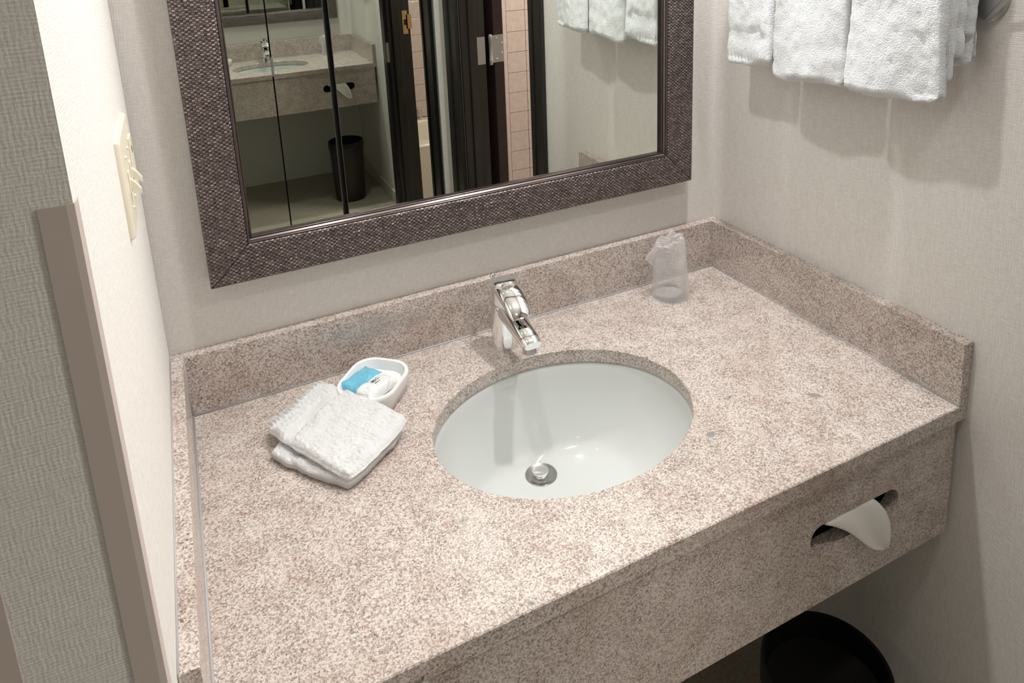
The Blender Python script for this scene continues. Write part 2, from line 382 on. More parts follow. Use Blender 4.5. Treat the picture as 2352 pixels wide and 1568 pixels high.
rings = [[(x, y, FL) for x, y in rr4(hx, hy, .01)], [(x, y, zr - .06) for x, y in rr4(hx, hy, .01)], [(x, y, zr - .05) for x, y in rr4(hx, hy, .02)], [(x, y, zr - .01) for x, y in rr4(hx, hy, .02)], [(x, y, zr) for x, y in rr4(hx - .01, hy - .01, .02)],
         [(x, y, zr) for x, y in rr4(hx - .07, hy - .07, .08)], [(x, y, zr - .02) for x, y in rr4(hx - .085, hy - .085, .08)], [(x, y, FL + .08) for x, y in rr4(hx - .16, hy - .13, .10)], [(x, y, FL + .06) for x, y in rr4(hx - .2, hy - .17, .08)]]
MB().loft(rings).build('tub_shell', M_tubm, tub, True, 40)
MB().tube([(1.405, -.197, -.392), (1.405, -.215, -.392), (1.403, -.240, -.396), (1.402, -.255, -.408), (1.401, -.258, -.436)], [.014, .013, .012, .011, .010], 14).build('tub_spout', M_chrome, tub, True, 50)

# ---------------------------------------------------------------- mirrored closet doors (lean and turn a little, as the reflections show)
n2 = Vector((-.0047, 1, .0077)).normalized()
def cplane(x, z, d=0.):   # point on the door plane, d in front of it (towards the vanity)
    p0 = Vector((.55, -1.7188, .3)); y = p0.y - (n2.x * (x - p0.x) + n2.z * (z - p0.z)) / n2.y
    return Vector((x, y, z)) + n2 * d
def cbox(mb, xa, xb, za, zb, da, db):
    v = [tuple(cplane(x, z, d)) for x in (xa, xb) for d in (da, db) for z in (za, zb)]
    mb.add(v, [(0, 1, 3, 2), (4, 6, 7, 5), (0, 4, 5, 1), (2, 3, 7, 6), (0, 2, 6, 4), (1, 5, 7, 3)]); return mb
panels = [(-2.28, -.625, 'very wide mirrored closet door panel at the hall end'), (-.62, -.245, 'left-hand mirrored closet door panel farthest from the bathroom'), (-.243, .163, 'wide mirrored closet door panel left of the narrow hinged pair'), (.165, .3935, 'mirrored closet door panel left of the thin hinged seam'),
          (.3965, .604, 'narrow mirrored closet door panel between the thin seam and the black gap'), (.626, 1.042, 'mirrored closet door panel right of the black gap, reflecting the bathroom doorway')]
for i, (a, b, lab) in enumerate(panels):
    th_ = thing('closet_door', lab, 'mirror door', tuple(cplane((a + b) / 2, FL + .012)), 'mirrored closet doors')
    cbox(MB(), a + .0012, b - .0012, FL + .014, 1.218, -.004, 0).build('mirror_glass', M_mirror_closet, th_)
    cbox(MB(), a, b, FL + .012, 1.22, -.022, -.0042).build('door_backing', M_hole, th_)
    if i == 4:
        cbox(MB(), .392, .401, .195, .268, .0005, .004).build('seam_hinge', M_brushed, th_)
    if i >= 4:
        xx = b if i == 4 else a
        cbox(MB(), xx - .0006, xx + .0006, FL + .012, 1.22, -.010, .0006).build('edge_strip', M_brushed, th_)

# ---------------------------------------------------------------- granite vanity counter
vt = thing('vanity_counter', 'pink beige speckled granite counter with splashes and front apron', 'counter', (W / 2, -D / 2, 0))
SC = (.5367, -.2962); SA, SB = .2061, .1637; SLAB = .025
angs = sorted(set([2 * math.pi * k / 128 for k in range(128)] + [math.atan2(yy - SC[1], xx - SC[0]) % (2 * math.pi) for xx in (0.0, W) for yy in (0., -D)]))
def rect_pt(a, c, x0, x1, y0, y1):
    dx, dy = math.cos(a), math.sin(a); ts = []
    if abs(dx) > 1e-9: ts.append(((x1 if dx > 0 else x0) - c[0]) / dx)
    if abs(dy) > 1e-9: ts.append(((y1 if dy > 0 else y0) - c[1]) / dy)
    t = min(ts); return (c[0] + t * dx, c[1] + t * dy)
def ell_pt(a, c, ra, rb):
    dx, dy = math.cos(a), math.sin(a); t = 1 / math.sqrt((dx / ra) ** 2 + (dy / rb) ** 2); return (c[0] + t * dx, c[1] + t * dy)
R_ = []
e = .0015
inn = lambda g, z: [(*ell_pt(a, SC, SA + g, SB + g), z) for a in angs]
out = lambda g, z: [(*rect_pt(a, SC, g, W - g, -D + g, 0 - g), z) for a in angs]
rings = [inn(0, -SLAB), inn(0, -e), inn(e, 0), out(e, 0), out(0, -e), out(0, -SLAB), inn(0, -SLAB)]
MB().loft(rings, False, False).build('slab', M_gran, vt, True, 25)
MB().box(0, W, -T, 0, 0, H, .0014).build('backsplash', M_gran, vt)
MB().box(W - T, W, -D, -T, 0, H, .0014).build('side_splash', M_gran, vt)
MB().box(0, T, -D + .002, -T, 0, H, .0014).build('side_splash', M_gran, vt)
# apron with the tissue slot
AY0, AY1 = -D + .007, -D + .027; AX0, AX1, AZ0, AZ1 = .004, 1.062, -.228, -SLAB
SLC = (.855, -.116); SLH, SLR = .0875, .0205
def stad(a):
    dx, dy = math.cos(a), math.sin(a); hx_ = SLH - SLR
    if abs(dy) > 1e-9:
        t = SLR / abs(dy)
        if abs(t * dx) <= hx_: return (SLC[0] + t * dx, SLC[1] + t * dy)
    cx = hx_ if dx > 0 else -hx_
    bq = dx * cx; t = bq + math.sqrt(max(bq * bq - cx * cx + SLR * SLR, 0)); return (SLC[0] + t * dx, SLC[1] + t * dy)
an2 = sorted(set([2 * math.pi * k / 48 for k in range(48)] + [math.atan2(s1 * SLR * math.sin(q), s2 * ((SLH - SLR) + SLR * math.cos(q))) % (2 * math.pi) for q in [math.pi / 2 * k / 10 for k in range(11)] for s1 in (1, -1) for s2 in (1, -1)]
     + [math.atan2(zz - SLC[1], xx - SLC[0]) % (2 * math.pi) for xx in (AX0, AX1) for zz in (AZ0, AZ1)]))
io = lambda y: [(p[0], y, p[1]) for p in [stad(a) for a in an2]]
oo = lambda y: [(p[0], y, p[1]) for p in [rect_pt(a, SLC, AX0, AX1, AZ0, AZ1) for a in an2]]
MB().loft([io(AY1), io(AY0), oo(AY0), oo(AY1), io(AY1)], False, False).build('apron', M_gran, vt, True, 25)
tbx = MB(); a0_, a1_, b0_, b1_ = SLC[0] - .115, SLC[0] + .115, SLC[1] - .035, SLC[1] + .035
tbx.box(a0_, a1_, AY1 + .09, AY1 + .093, b0_, b1_).box(a0_, a0_ + .003, AY1, AY1 + .09, b0_, b1_).box(a1_ - .003, a1_, AY1, AY1 + .09, b0_, b1_).box(a0_, a1_, AY1, AY1 + .09, b0_, b0_ + .003).box(a0_, a1_, AY1, AY1 + .09, b1_ - .003, b1_)
tbx.build('tissue_recess', M_black, vt)
# caulk beads
def bead(pts, r=.0022):
    return MB().tube(pts, r, 8)
bead([(T, -T - .0005, .0005), (W - T, -T - .0005, .0005)], .0020).build('caulk_line', M_caulk, vt, True)
bead([(T + .001, -T, .0003), (T + .001, -D + .003, .0003)], .0021).build('caulk_line', M_caulk, vt, True)
bead([(W - T, -T, .0005), (W - T, -D + .003, .0005)], .0016).build('caulk_line', M_caulk, vt, True)
bead([(T, -T, 0), (T, -T, H - .002)], .0014).build('caulk_line', M_caulk, vt, True)
bead([(0.0008, -T, H), (0.0008, -D + .003, H)], .0014).build('caulk_line', M_caulk, vt, True)

# ---------------------------------------------------------------- sink
sk = thing('sink', 'white oval undermount porcelain sink in the granite counter', 'sink', (SC[0], SC[1], -.18))
DR = (.535, -.205, -.178)
prof = [(1.07, -SLAB - .0005), (1.015, -SLAB - .001), (1.0, -.030), (.985, -.05), (.945, -.082), (.875, -.112), (.785, -.137), (.70, -.153), (.635, -.1605), (.57, -.1645), (.42, -.1705), (.28, -.175), (.165, -.178)]
rings = []
for s, z in prof:
    k = 1 - (s - .165) / (1.0 - .165) if s < 1 else 0
    k = max(0, min(1, k)) ** 1.25
    cx = SC[0] + (DR[0] - SC[0]) * k; cy = SC[1] + (DR[1] - SC[1]) * k
    sb = SB * s * (1 - k) + .0262 * k if s < .5 else SB * s
    sa = SA * s
    # blend to a circle at the drain
    if s <= .42:
        kk = (.42 - s) / (.42 - .165); sa = SA * .42 * (1 - kk) + .0265 * kk; sb = SB * .42 * (1 - kk) + .0265 * kk
    rings.append([(cx + sa * math.cos(a), cy + sb * math.sin(a), z) for a in [2 * math.pi * q / 96 for q in range(96)]])
outer = [[(SC[0] + (SA * s + .02) * math.cos(a), SC[1] + (SB * s + .02) * math.sin(a), z) for a in [2 * math.pi * q / 96 for q in range(96)]] for s, z in ((.3, -.20), (.7, -.18), (.95, -.12), (1.02, -SLAB - .012), (1.04, -SLAB - .0005))]
bowl = MB().loft(outer + rings, True, False).build('bowl', M_porc, sk, True, 60)
sm = bowl.modifiers.new('smooth', 'SUBSURF'); sm.levels = 1; sm.render_levels = 1
MB().lathe([(.0270, -.1785), (.0272, -.1770), (.0262, -.1762), (.0185, -.1792), (.0180, -.186), (.0175, -.21)], DR[0], DR[1], 40).build('drain_flange', M_draink, sk, True, 40)
MB().lathe([(.0, -.199), (.0176, -.199)], DR[0], DR[1], 24).build('drain_shadow', M_hole, sk)
MB().loft([[(DR[0] + r * math.cos(a), DR[1] + .0022 + r * math.sin(a), z - .16 * r * math.sin(a)) for a in [2 * math.pi * k / 40 for k in range(40)]] for r, z in ((.004, -.198), (.004, -.184), (.0125, -.1835), (.0136, -.182), (.0128, -.1795), (.0134, -.178), (.0144, -.1755), (.0146, -.1725), (.0138, -.1705), (.011, -.1698), (.002, -.1695))]).build('stopper', M_chrome, sk, True, 35)

# ---------------------------------------------------------------- faucet
fc = thing('faucet', 'chrome single-lever basin faucet behind the sink', 'faucet', (.536, -.078, 0))
fx = .536
def ell(cx, cy, z, a, b, n=32, tilt=0.): return [(cx + a * math.cos(t), cy + b * math.sin(t), z + tilt * b * math.sin(t)) for t in [2 * math.pi * k / n for k in range(n)]]
body = [ell(fx, -.078, 0, .0250, .0250), ell(fx, -.078, .003, .0250, .0250), ell(fx, -.078, .005, .0242, .0242), ell(fx, -.079, .03, .0234, .0238), ell(fx, -.081, .06, .0230, .0235), ell(fx, -.083, .084, .0230, .0235, tilt=.25), ell(fx, -.084, .090, .0215, .022, tilt=.3)]
MB().loft(body).build('faucet_body', M_chrome, fc, True, 50)
def barloft(pts):   # pts: (y, z, halfwidth, halfheight) superellipse sections normal to the run
    rings = []
    for i, (y, z, hw, hh) in enumerate(pts):
        a = pts[max(i - 1, 0)]; b = pts[min(i + 1, len(pts) - 1)]
        d = Vector((0, b[0] - a[0], b[1] - a[1])).normalized(); nrm = Vector((0, -d.z, d.y))
        if nrm.z < 0: nrm = -nrm
        ring = []
        for k in range(28):
            t = 2 * math.pi * k / 28; cx, sn = math.cos(t), math.sin(t)
            u = hw * math.copysign(abs(cx) ** .7, cx); v = hh * math.copysign(abs(sn) ** .8, sn)
            ring.append(tuple(Vector((fx + u, y, z)) + nrm * v))
        rings.append(ring)
    return rings
MB().loft(barloft([(-.070, .071, .015, .013), (-.095, .074, .0185, .0165), (-.120, .0735, .0188, .0155), (-.150, .069, .0184, .0135), (-.175, .064, .0178, .0115), (-.190, .0605, .0168, .0098), (-.1945, .0593, .0145, .0075)])).build('spout', M_chrome, fc, True, 60)
MB().lathe([(.0105, .040), (.0115, .041), (.0115, .052), (.0105, .056)], fx, -.180, 24).build('aerator', M_draink, fc, True, 40)
hd = [ell(fx, -.084, .0918, .0222, .0228, tilt=.3), ell(fx, -.084, .0935, .0232, .0238, tilt=.3), ell(fx, -.085, .112, .0238, .0243, tilt=.12), ell(fx, -.086, .124, .0242, .0248, tilt=-.10), ell(fx, -.086, .1290, .0236, .0242, tilt=-.16), ell(fx, -.086, .1318, .020, .0205, tilt=-.17), ell(fx, -.086, .1328, .010, .010, tilt=-.17)]
hp = MB().loft(hd).build('lever_handle', M_chrome, fc, True, 50)
MB().loft(barloft([(-.080, .119, .020, .009), (-.100, .118, .0228, .0105), (-.120, .1115, .0225, .0098), (-.140, .1020, .0215, .0078), (-.153, .0950, .0200, .0060), (-.158, .092, .0175, .0032)])).build('lever_paddle', M_chrome, hp, True, 60)
MB().tube([(.533, -.0535, .02), (.5315, -.050, .118)], .0018, 10).sphere((.531, -.0498, .1245), .0058, 14).build('lift_rod', M_chrome, fc, True, 50)

# ---------------------------------------------------------------- framed mirror (hung with a slight forward lean)
LEAN = .0117
mr = thing('framed_mirror', 'large wall mirror in a woven bronze frame above the counter', 'mirror', (0, -.02 + .29 * LEAN, .21))
mr.rotation_euler = (math.atan(LEAN), 0, 0)
MX0, MX1, MH, MW = .0732, .9890, .94, .0618
DF = .016        # frame front, in front of the glass plane
class LM(MB):    # local coordinates of the leaning mirror: x, y (towards the wall), z up from the bottom edge
    def build(s, name, m, parent, **k):
        off = parent['org'] if 'org' in parent else (0, 0, 0)
        s.v = [(p[0] + mr['org'][0], p[1] + mr['org'][1], p[2] + mr['org'][2]) for p in s.v]; return super().build(name, m, parent, **k)
LM().box(MX0 + MW - .004, MX1 - MW + .004, 0, .003, MW - .004, MH - MW + .004).build('glass', M_mirror, mr)
def weave_h(x, z):
    u = x / CSX; v = z / CSZ; iu = np.floor(u); iv = np.floor(v); fu = u - iu; fv = v - iv
    chk = (np.abs(iu + iv) % 2) < .5
    a = np.sqrt(np.clip(1 - (2 * fv - 1) ** 2 * .97, 0, 1)) * (1 - .45 * np.abs(2 * fu - 1) ** 4)      # strand along x
    b = np.sqrt(np.clip(1 - (2 * fu - 1) ** 2 * .97, 0, 1)) * (1 - .50 * np.abs(2 * fv - 1) ** 4) * .70
    h = np.where(chk, a, b)
    h = h * (.75 + .25 * np.sin(iu * 12.9898 + iv * 78.233))
    return h * .0017
def rail(kind):
    # kind: 0 bottom, 1 top, 2 left, 3 right; mitred with a thin black joint
    L = (MX1 - MX0) if kind < 2 else MH
    n = int(L / .00085); m = 78
    tt = np.linspace(0, 1, n); ww = np.linspace(0, MW, m)
    g = .0007
    Wg, Tg = np.meshgrid(ww, tt)
    a0 = Wg + g; a1 = L - Wg - g
    s = a0 + Tg * (a1 - a0)
    if kind == 0: X = MX0 + s; Z = Wg
    elif kind == 1: X = MX0 + s; Z = MH - Wg
    elif kind == 2: X = MX0 + Wg; Z = s
    else: X = MX1 - Wg; Z = s
    Hh = weave_h(X, Z)
    edge = np.clip(np.minimum(Wg, MW - Wg) / .004, 0, 1)
    Y = -(DF - .0045 * (1 - np.sqrt(1 - (1 - edge) ** 2))) - Hh * np.minimum(1, edge * 3) - .0016 * np.sin(np.pi * Wg / MW)
    V = np.stack([X, Y, Z], -1).reshape(-1, 3)
    V = [tuple(q) for q in V.tolist()]
    mb = LM()
    idx = np.arange(n * m).reshape(n, m)
    F = np.stack([idx[:-1, :-1], idx[1:, :-1], idx[1:, 1:], idx[:-1, 1:]], -1).reshape(-1, 4).tolist()
    base = len(V)
    # back skirt
    border = list(idx[0, :]) + list(idx[1:, -1]) + list(idx[-1, -2::-1]) + list(idx[-2:0:-1, 0])
    bk = [(V[i][0], .0105, V[i][2]) for i in border]
    V += bk; nb = len(border)
    F += [[int(border[i]), int(border[(i + 1) % nb]), base + (i + 1) % nb, base + i] for i in range(nb)]
    mb.add(V, F)
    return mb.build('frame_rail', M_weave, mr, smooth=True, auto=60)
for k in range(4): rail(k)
# polished stepped bead between frame and glass
def lip():
    prof = [(-.001, -DF + .004)]
    for k in range(9): a = math.pi * k / 8; prof.append((.0011 - .0014 * math.cos(a), -DF + .0018 - .0014 * math.sin(a)))
    prof += [(.0028, -DF + .006), (.0048, -.0075)]
    for k in range(9): a = math.pi * k / 8; prof.append((.0062 - .0012 * math.cos(a), -.0058 - .0012 * math.sin(a)))
    prof.append((.0074, 0))
    rings = []
    for q, y in prof:
        q += MW
        rings.append([(MX0 + q, y, q), (MX1 - q, y, q), (MX1 - q, y, MH - q), (MX0 + q, y, MH - q)])
    LM().loft(rings, False, False).build('inner_bead', M_lip, mr, smooth=True, auto=30)
lip()
LM().box(MX0 + .004, MX1 - .004, .004, .010, .004, MH - .004).build('backing_board', M_black, mr)

# ---------------------------------------------------------------- towels on the rack
tnoise = lambda p, s: noise.noise(Vector(p) * s)
TZ = .78   # bar height
def towel(label, y0, y1, zb, zback, xf, hem, seed):
    t = thing('towel', label, 'towel', (W - .06, (y0 + y1) / 2, zb), 'white towels hanging on the rack')
    xb = W - .018; barx = W - .055
    # outer outline of the drape: front bottom -> over the bar -> back bottom, offset inwards by thickness
    path = []
    for k in range(46): path.append((xf, zb + (TZ - zb) * k / 45))
    cxm = (xf + xb) / 2; rx = (xb - xf) / 2
    for k in range(1, 12): a = math.pi * k / 12; path.append((cxm - rx * math.cos(a), TZ + .035 * math.sin(a)))
    for k in range(36): path.append((xb, TZ - (TZ - zback) * k / 35))
    thk = .020
    inner = []
    for i, (x, z) in enumerate(path):
        a = path[max(i - 1, 0)]; b = path[min(i + 1, len(path) - 1)]
        d = Vector((b[0] - a[0], b[1] - a[1])).normalized(); nn = Vector((d.y, -d.x))
        inner.append((x + nn.x * thk, z + nn.y * thk))
    # closed cross-section in the x/z plane, rounded at both hanging ends
    def cap(p, q, down):
        m_ = ((p[0] + q[0]) / 2, (p[1] + q[1]) / 2); r = thk / 2; o = []
        for k in range(1, 6):
            a = math.pi * k / 6; o.append((m_[0] + (p[0] - m_[0]) * math.cos(a), m_[1] - down * r * math.sin(a)))
        return o
    sec = path + cap(path[-1], inner[-1], 1) + inner[::-1] + cap(inner[0], path[0], 1)
    ny = 46; rings = []
    for j in range(ny + 1):
        v = j / ny; y = y0 + (y1 - y0) * v
        # round the vertical fold edges by shrinking the section there
        e_ = min(v, 1 - v) * abs(y1 - y0) / .009
        sh = 0 if e_ > 1 else (1 - math.sqrt(max(0, 1 - (1 - e_) ** 2)))
        ring = []
        for i, (x, z) in enumerate(sec):
            # pull towards the mid line of the cloth
            if i < len(path): q = inner[i]
            elif i < len(path) + 5: q = ((path[-1][0] + inner[-1][0]) / 2, path[-1][1])
            elif i < 2 * len(path) + 5: q = path[2 * len(path) + 4 - i]
            else: q = ((path[0][0] + inner[0][0]) / 2, path[0][1])
            mx_, mz_ = (x + q[0]) / 2, (z + q[1]) / 2
            if len(path) <= i < len(path) + 5 or i >= 2 * len(path) + 5: mx_, mz_ = q
            X = x + (mx_ - x) * sh * .9; Z = z + (mz_ - z) * sh * .9
            f = .0011 if not hem else .0007
            P = (X * 1.0, y, Z)
            dn = tnoise((X + seed, y, Z), 210) * f * 1.5 + tnoise((X + seed, y, Z), 55) * .0016
            low = max(0, 1 - (Z - zb) / .12) if i < len(path) else 0
            X -= dn if i < len(path) + 3 else -dn
            X += .006 * math.sin(y * 37 + seed) * low - .004 * low * math.sin(math.pi * v)
            yy = y + (y - (y0 + y1) / 2) * .07 * low + tnoise((seed, Z, X), 25) * .003 + tnoise((seed, Z, X), 220) * .0009
            Z += tnoise((seed, y, 1.), 30) * .0035 + (.004 * math.sin(y * 23 + seed) if i < len(path) + 3 or i >= 2 * len(path) else 0)
            if hem and i < len(path):
                hz = Z - zb
                if .030 < hz < .050: X += .0016
                if abs(hz - .053) < .003: X += .0022
                if hz < .009: X += .0012 + .0016 * math.sin(y * 2 * math.pi / .0085)
            ring.append((X, yy, Z))
        rings.append(ring)
    o = MB().loft(rings, True, True).build('towel_cloth', M_terry, t, True)
    return t
towel('short white hand towel with a banded hem, at the mirror end of the rack', -.236, -.128, .480, .560, W - .086, True, 1.3)
towel('thick folded white bath towel in the middle of the rack', -.392, -.246, .470, .500, W - .092, False, 4.1)
t3 = towel('thick folded white bath towel at the door end of the rack, against the chrome bracket', -.546, -.400, .474, .520, W - .095, False, 8.2)
# inner folds of the last towel, staggered towards the wall
def layer(parent, x0_, x1_, y0_, y1_, zb_, seed):
    n, m = 30, 60; mb = MB(); rings = []
    for i in range(m + 1):
        z = zb_ + (TZ - zb_) * i / m; g = tnoise((seed, z, 0), 45) * .004
        hx_, hy_ = (x1_ - x0_) / 2, abs(y1_ - y0_) / 2
        k = min(1, (i + .4) / 2.2); k = math.sqrt(1 - (1 - k) ** 2)
        rings.append([(x + tnoise((x, y, z), 200) * .001, y + g, z) for x, y in rrect((x0_ + x1_) / 2, (y0_ + y1_) / 2, hx_ * k, hy_ * (.9 + .1 * k), hx_ * .9 * k)])
    mb.loft(rings).build('inner_fold', M_terry, parent, True)
layer(t3, W - .082, W - .060, -.5475, -.44, .497, 2.)
layer(t3, W - .064, W - .044, -.5480, -.44, .528, 3.3)
layer(t3, W - .047, W - .026, -.5510, -.44, .556, 5.)

# rack on the right wall
rk = thing('towel_rack', 'chrome towel rack on the right wall, its round bracket beside the last towel', 'towel rack', (W, -.3, .6))
MB().tube([(W - .056, -.07, TZ + .007), (W - .056, -.60, TZ + .007)], .006, 14).build('rack_bar', M_chrome, rk, True)
for yy in (-.546, -.085):
    rings = []
    for (r, dx) in ((.027, 0), (.027, .004), (.0245, .007), (.012, .009), (.003, .0095)):
        rings.append([(W - dx, yy + r * math.cos(a), .602 + r * 1.15 * math.sin(a)) for a in [2 * math.pi * k / 32 for k in range(32)]])
    br = MB().loft(rings).build('bracket_plate', M_brushed, rk, True, 40)
    MB().tube([(W - .010, yy - .002, .574), (W - .020, yy - .018, .586), (W - .034, yy - .045, .610), (W - .046, yy - .066, .650), (W - .054, yy - .06, .72), (W - .056, yy - .03, TZ + .002), (W - .056, yy - .01, TZ + .007)], [.0018, .0038, .0046, .005, .005, .005, .005], 12).build('bracket_arm', M_brushed, br, True, 60)

# ---------------------------------------------------------------- soap dish, soap, washcloth
da = math.atan2(-.076, -.068)   # long axis of the dish
dc = (.2880, -.1125)
sd = thing('soap_dish', 'white rounded soap dish behind the folded washcloth', 'soap dish', (dc[0], dc[1], 0))
def dr(hx, hy, r, z): return [(x, y, z) for x, y in rrect(dc[0], dc[1], hx, hy, r, da)]
MB().loft([dr(.046, .040, .026, .0), dr(.0500, .0440, .030, .0025), dr(.0535, .0475, .033, .020), dr(.0555, .0495, .035, .031), dr(.0555, .0495, .035, .0345), dr(.0535, .0475, .033, .0362), dr(.0500, .0440, .031, .0350), dr(.0475, .0415, .029, .028), dr(.0445, .0385, .027, .020), dr(.03, .024, .015, .017)]).build('dish_body', M_dish, sd, True, 50)
sb = thing('soap_packet', 'small soap bar in a glossy blue and white wrapper lying in the dish', 'soap', (.2790, -.1130, .020))
def packet():
    m = mat('soap_wrapper', (.8, .8, .8), .18); t = NT(m)
    v = t.coord(); sp_ = t.n('ShaderNodeSeparateXYZ', i0=v)
    n_ = t.noise(v, 90, 2)
    k = t.math('GREATER_THAN', t.math('ADD', sp_.outputs[0], t.math('MULTIPLY_ADD', n_, .006, -.003)), .006)
    c = t.mix(k, (.17, .53, .72), (.80, .81, .80))
    t.set(t.b.inputs['Base Color'], c); t.bump(t.noise(v, 55, 3, .7, 1.2), .8, .006)
    return m
M_pack = packet()
# local frame of the packet: u across (blue -> white), v along
ua = math.atan2(-.068, .040)
def pk(u, v, z): return (.279 + u * math.cos(ua) - v * math.sin(ua), -.106 + u * math.sin(ua) + v * math.cos(ua), z)
n = 36; top = []; 
HU, HV = .0365, .0315
def ph(u, v):
    a = max(abs(u) / HU, 0); b = abs(v) / HV
    core = max(0, 1 - max(a, b) ** 6) ; return .026 + .011 * core ** .5 + .0030 * noise.noise(Vector((u, v, 3)) * 55)
rows = []
for i in range(n + 1):
    row = []
    for j in range(n + 1):
        u = -HU + 2 * HU * i / n; v = -HV + 2 * HV * j / n; row.append(Vector((u, v, ph(u, v))))
    rows.append(row)
bot = [[Vector((p.x, p.y, .0215 + .0005 * math.sin(p.x * 400))) for p in r] for r in rows]
mb = MB(); N1 = n + 1
V = [tuple(p) for r in rows for p in r] + [tuple(p) for r in bot for p in r]; F = []
for i in range(n):
    for j in range(n):
        F.append((i * N1 + j, (i + 1) * N1 + j, (i + 1) * N1 + j + 1, i * N1 + j + 1)); o_ = N1 * N1
        F.append((o_ + i * N1 + j, o_ + i * N1 + j + 1, o_ + (i + 1) * N1 + j + 1, o_ + (i + 1) * N1 + j))
for i in range(n):
    for (a, b) in ((i * N1, (i + 1) * N1), ((i + 1) * N1 + n, i * N1 + n), (i + 1, i), (n * N1 + i, n * N1 + i + 1)): F.append((a, b, b + o_, a + o_))
mb.add([(x + .2790, y - .1130, z) for x, y, z in V], F)
wr_ = mb.build('wrapper', M_pack, sb, True, 50); wr_.rotation_euler = (0, 0, ua)
# printed lines on the white half
ink = mat('grey_ink', (.08, .11, .15), .4)
mb = MB()
for (u0, widths) in ((.0105, (.0035, .0045, .003)), (.0130, (.0050, .0035)), (.0152, (.0030, .0050, .004)), (.0205, (.0025, .003, .002))):
    v0 = -.004
    for wd in widths:
        zz_ = .0372 + .003 * noise.noise(Vector((u0, v0, 3)) * 55); mb.box(.2790 + u0, .2790 + u0 + .0012, -.113 + v0, -.113 + v0 + wd, zz_ - .0012, zz_ + .0004); v0 += wd + .0012
pr = mb.build('printed_lines', ink, sb); pr.rotation_euler = (0, 0, ua)
wc = thing('washcloth', 'folded white terry washcloth leaning on the soap dish', 'washcloth', (.21, -.19, 0))
def cloth(c00, c10, c11, c01, zf, thk, seed, mat_, name, parent, nn=(110, 90), band=None):
    # bilinear quad with rounded rim; zf(s,t) gives the underside height
    n, m = nn; top = []; bot = []
    for i in range(n + 1):
        r1, r2 = [], []
        for j in range(m + 1):
            s, t = i / n, j / m
            a_ = 2 * s - 1; b_ = 2 * t - 1; kk = 1 - .085 * (a_ * a_ * b_ * b_) ** 2.2
            su, tu = s, t; s = .5 + .5 * a_ * kk; t = .5 + .5 * b_ * kk
            P = (Vector(c00) * (1 - s) * (1 - t) + Vector(c10) * s * (1 - t) + Vector(c11) * s * t + Vector(c01) * (1 - s) * t)
            s, t = su, tu
            ed = min(min(s, 1 - s) * .17, min(t, 1 - t) * .11) / (thk * .62); ed = min(1, ed)
            rnd = math.sqrt(max(0, 1 - (1 - ed) ** 2))
            zb = zf(s, t); h = thk * (.5 + .5 * rnd); l = thk * (.5 - .5 * rnd)
            x, y = P.x + tnoise((P.x, P.y, seed), 50) * .003 + tnoise((P.x, P.y, seed + 9), 240) * .0008, P.y + tnoise((P.x, P.y, seed + 3), 50) * .003
            dz = tnoise((P.x, P.y, seed), 45) * .0034 + tnoise((P.x, P.y, seed), 230) * .0022
            if band and band[0] < t + .06 * math.sin(3 * s) < band[1]: dz = tnoise((P.x, P.y, seed), 45) * .0028 - .0030
            if band and t < .07: dz += .0030 * math.sin(s * 2 * math.pi * 15)
            r1.append((x, y, zb + h + dz * rnd)); r2.append((x, y, zb + l))
        top.append(r1); bot.append(r2)
    N = m + 1; o_ = (n + 1) * N; V = [p for r in top for p in r] + [p for r in bot for p in r]; F = []
    for i in range(n):
        for j in range(m):
            F.append((i * N + j, (i + 1) * N + j, (i + 1) * N + j + 1, i * N + j + 1))
            F.append((o_ + i * N + j, o_ + i * N + j + 1, o_ + (i + 1) * N + j + 1, o_ + (i + 1) * N + j))
    for i in range(n):
        F.append((i * N, (i + 1) * N, o_ + (i + 1) * N, o_ + i * N)); F.append(((i + 1) * N + m, i * N + m, o_ + i * N + m, o_ + (i + 1) * N + m))
    for j in range(m):
        F.append((j + 1, j, o_ + j, o_ + j + 1)); F.append((n * N + j, n * N + j + 1, o_ + n * N + j + 1, o_ + n * N + j))
    return MB().add(V, F).build(name, mat_, parent, True)
# s runs from the left (hem) corner edge towards the dish; t runs from the hem to the front fold
A = (.113, -.140, 0); B = (.207, -.070, 0); Cc = (.316, -.226, 0); Dd = (.204, -.312, 0)
lift = lambda s, t: .013 + .010 * max(0, s - .45) * max(0, 1 - t * 1.1) * 2 + .003 * math.sin(3 * t)
cloth(A, B, Cc, Dd, lift, .0165, 2.2, M_terry_bright, 'top_layer', wc, band=(.26, .36))
cloth((.110, -.182, 0), (.21, -.10, 0), (.306, -.230, 0), (.203, -.308, 0), lambda s, t: .0010, .0135, 6.7, M_terry_bright, 'lower_layer', wc, nn=(90, 70))

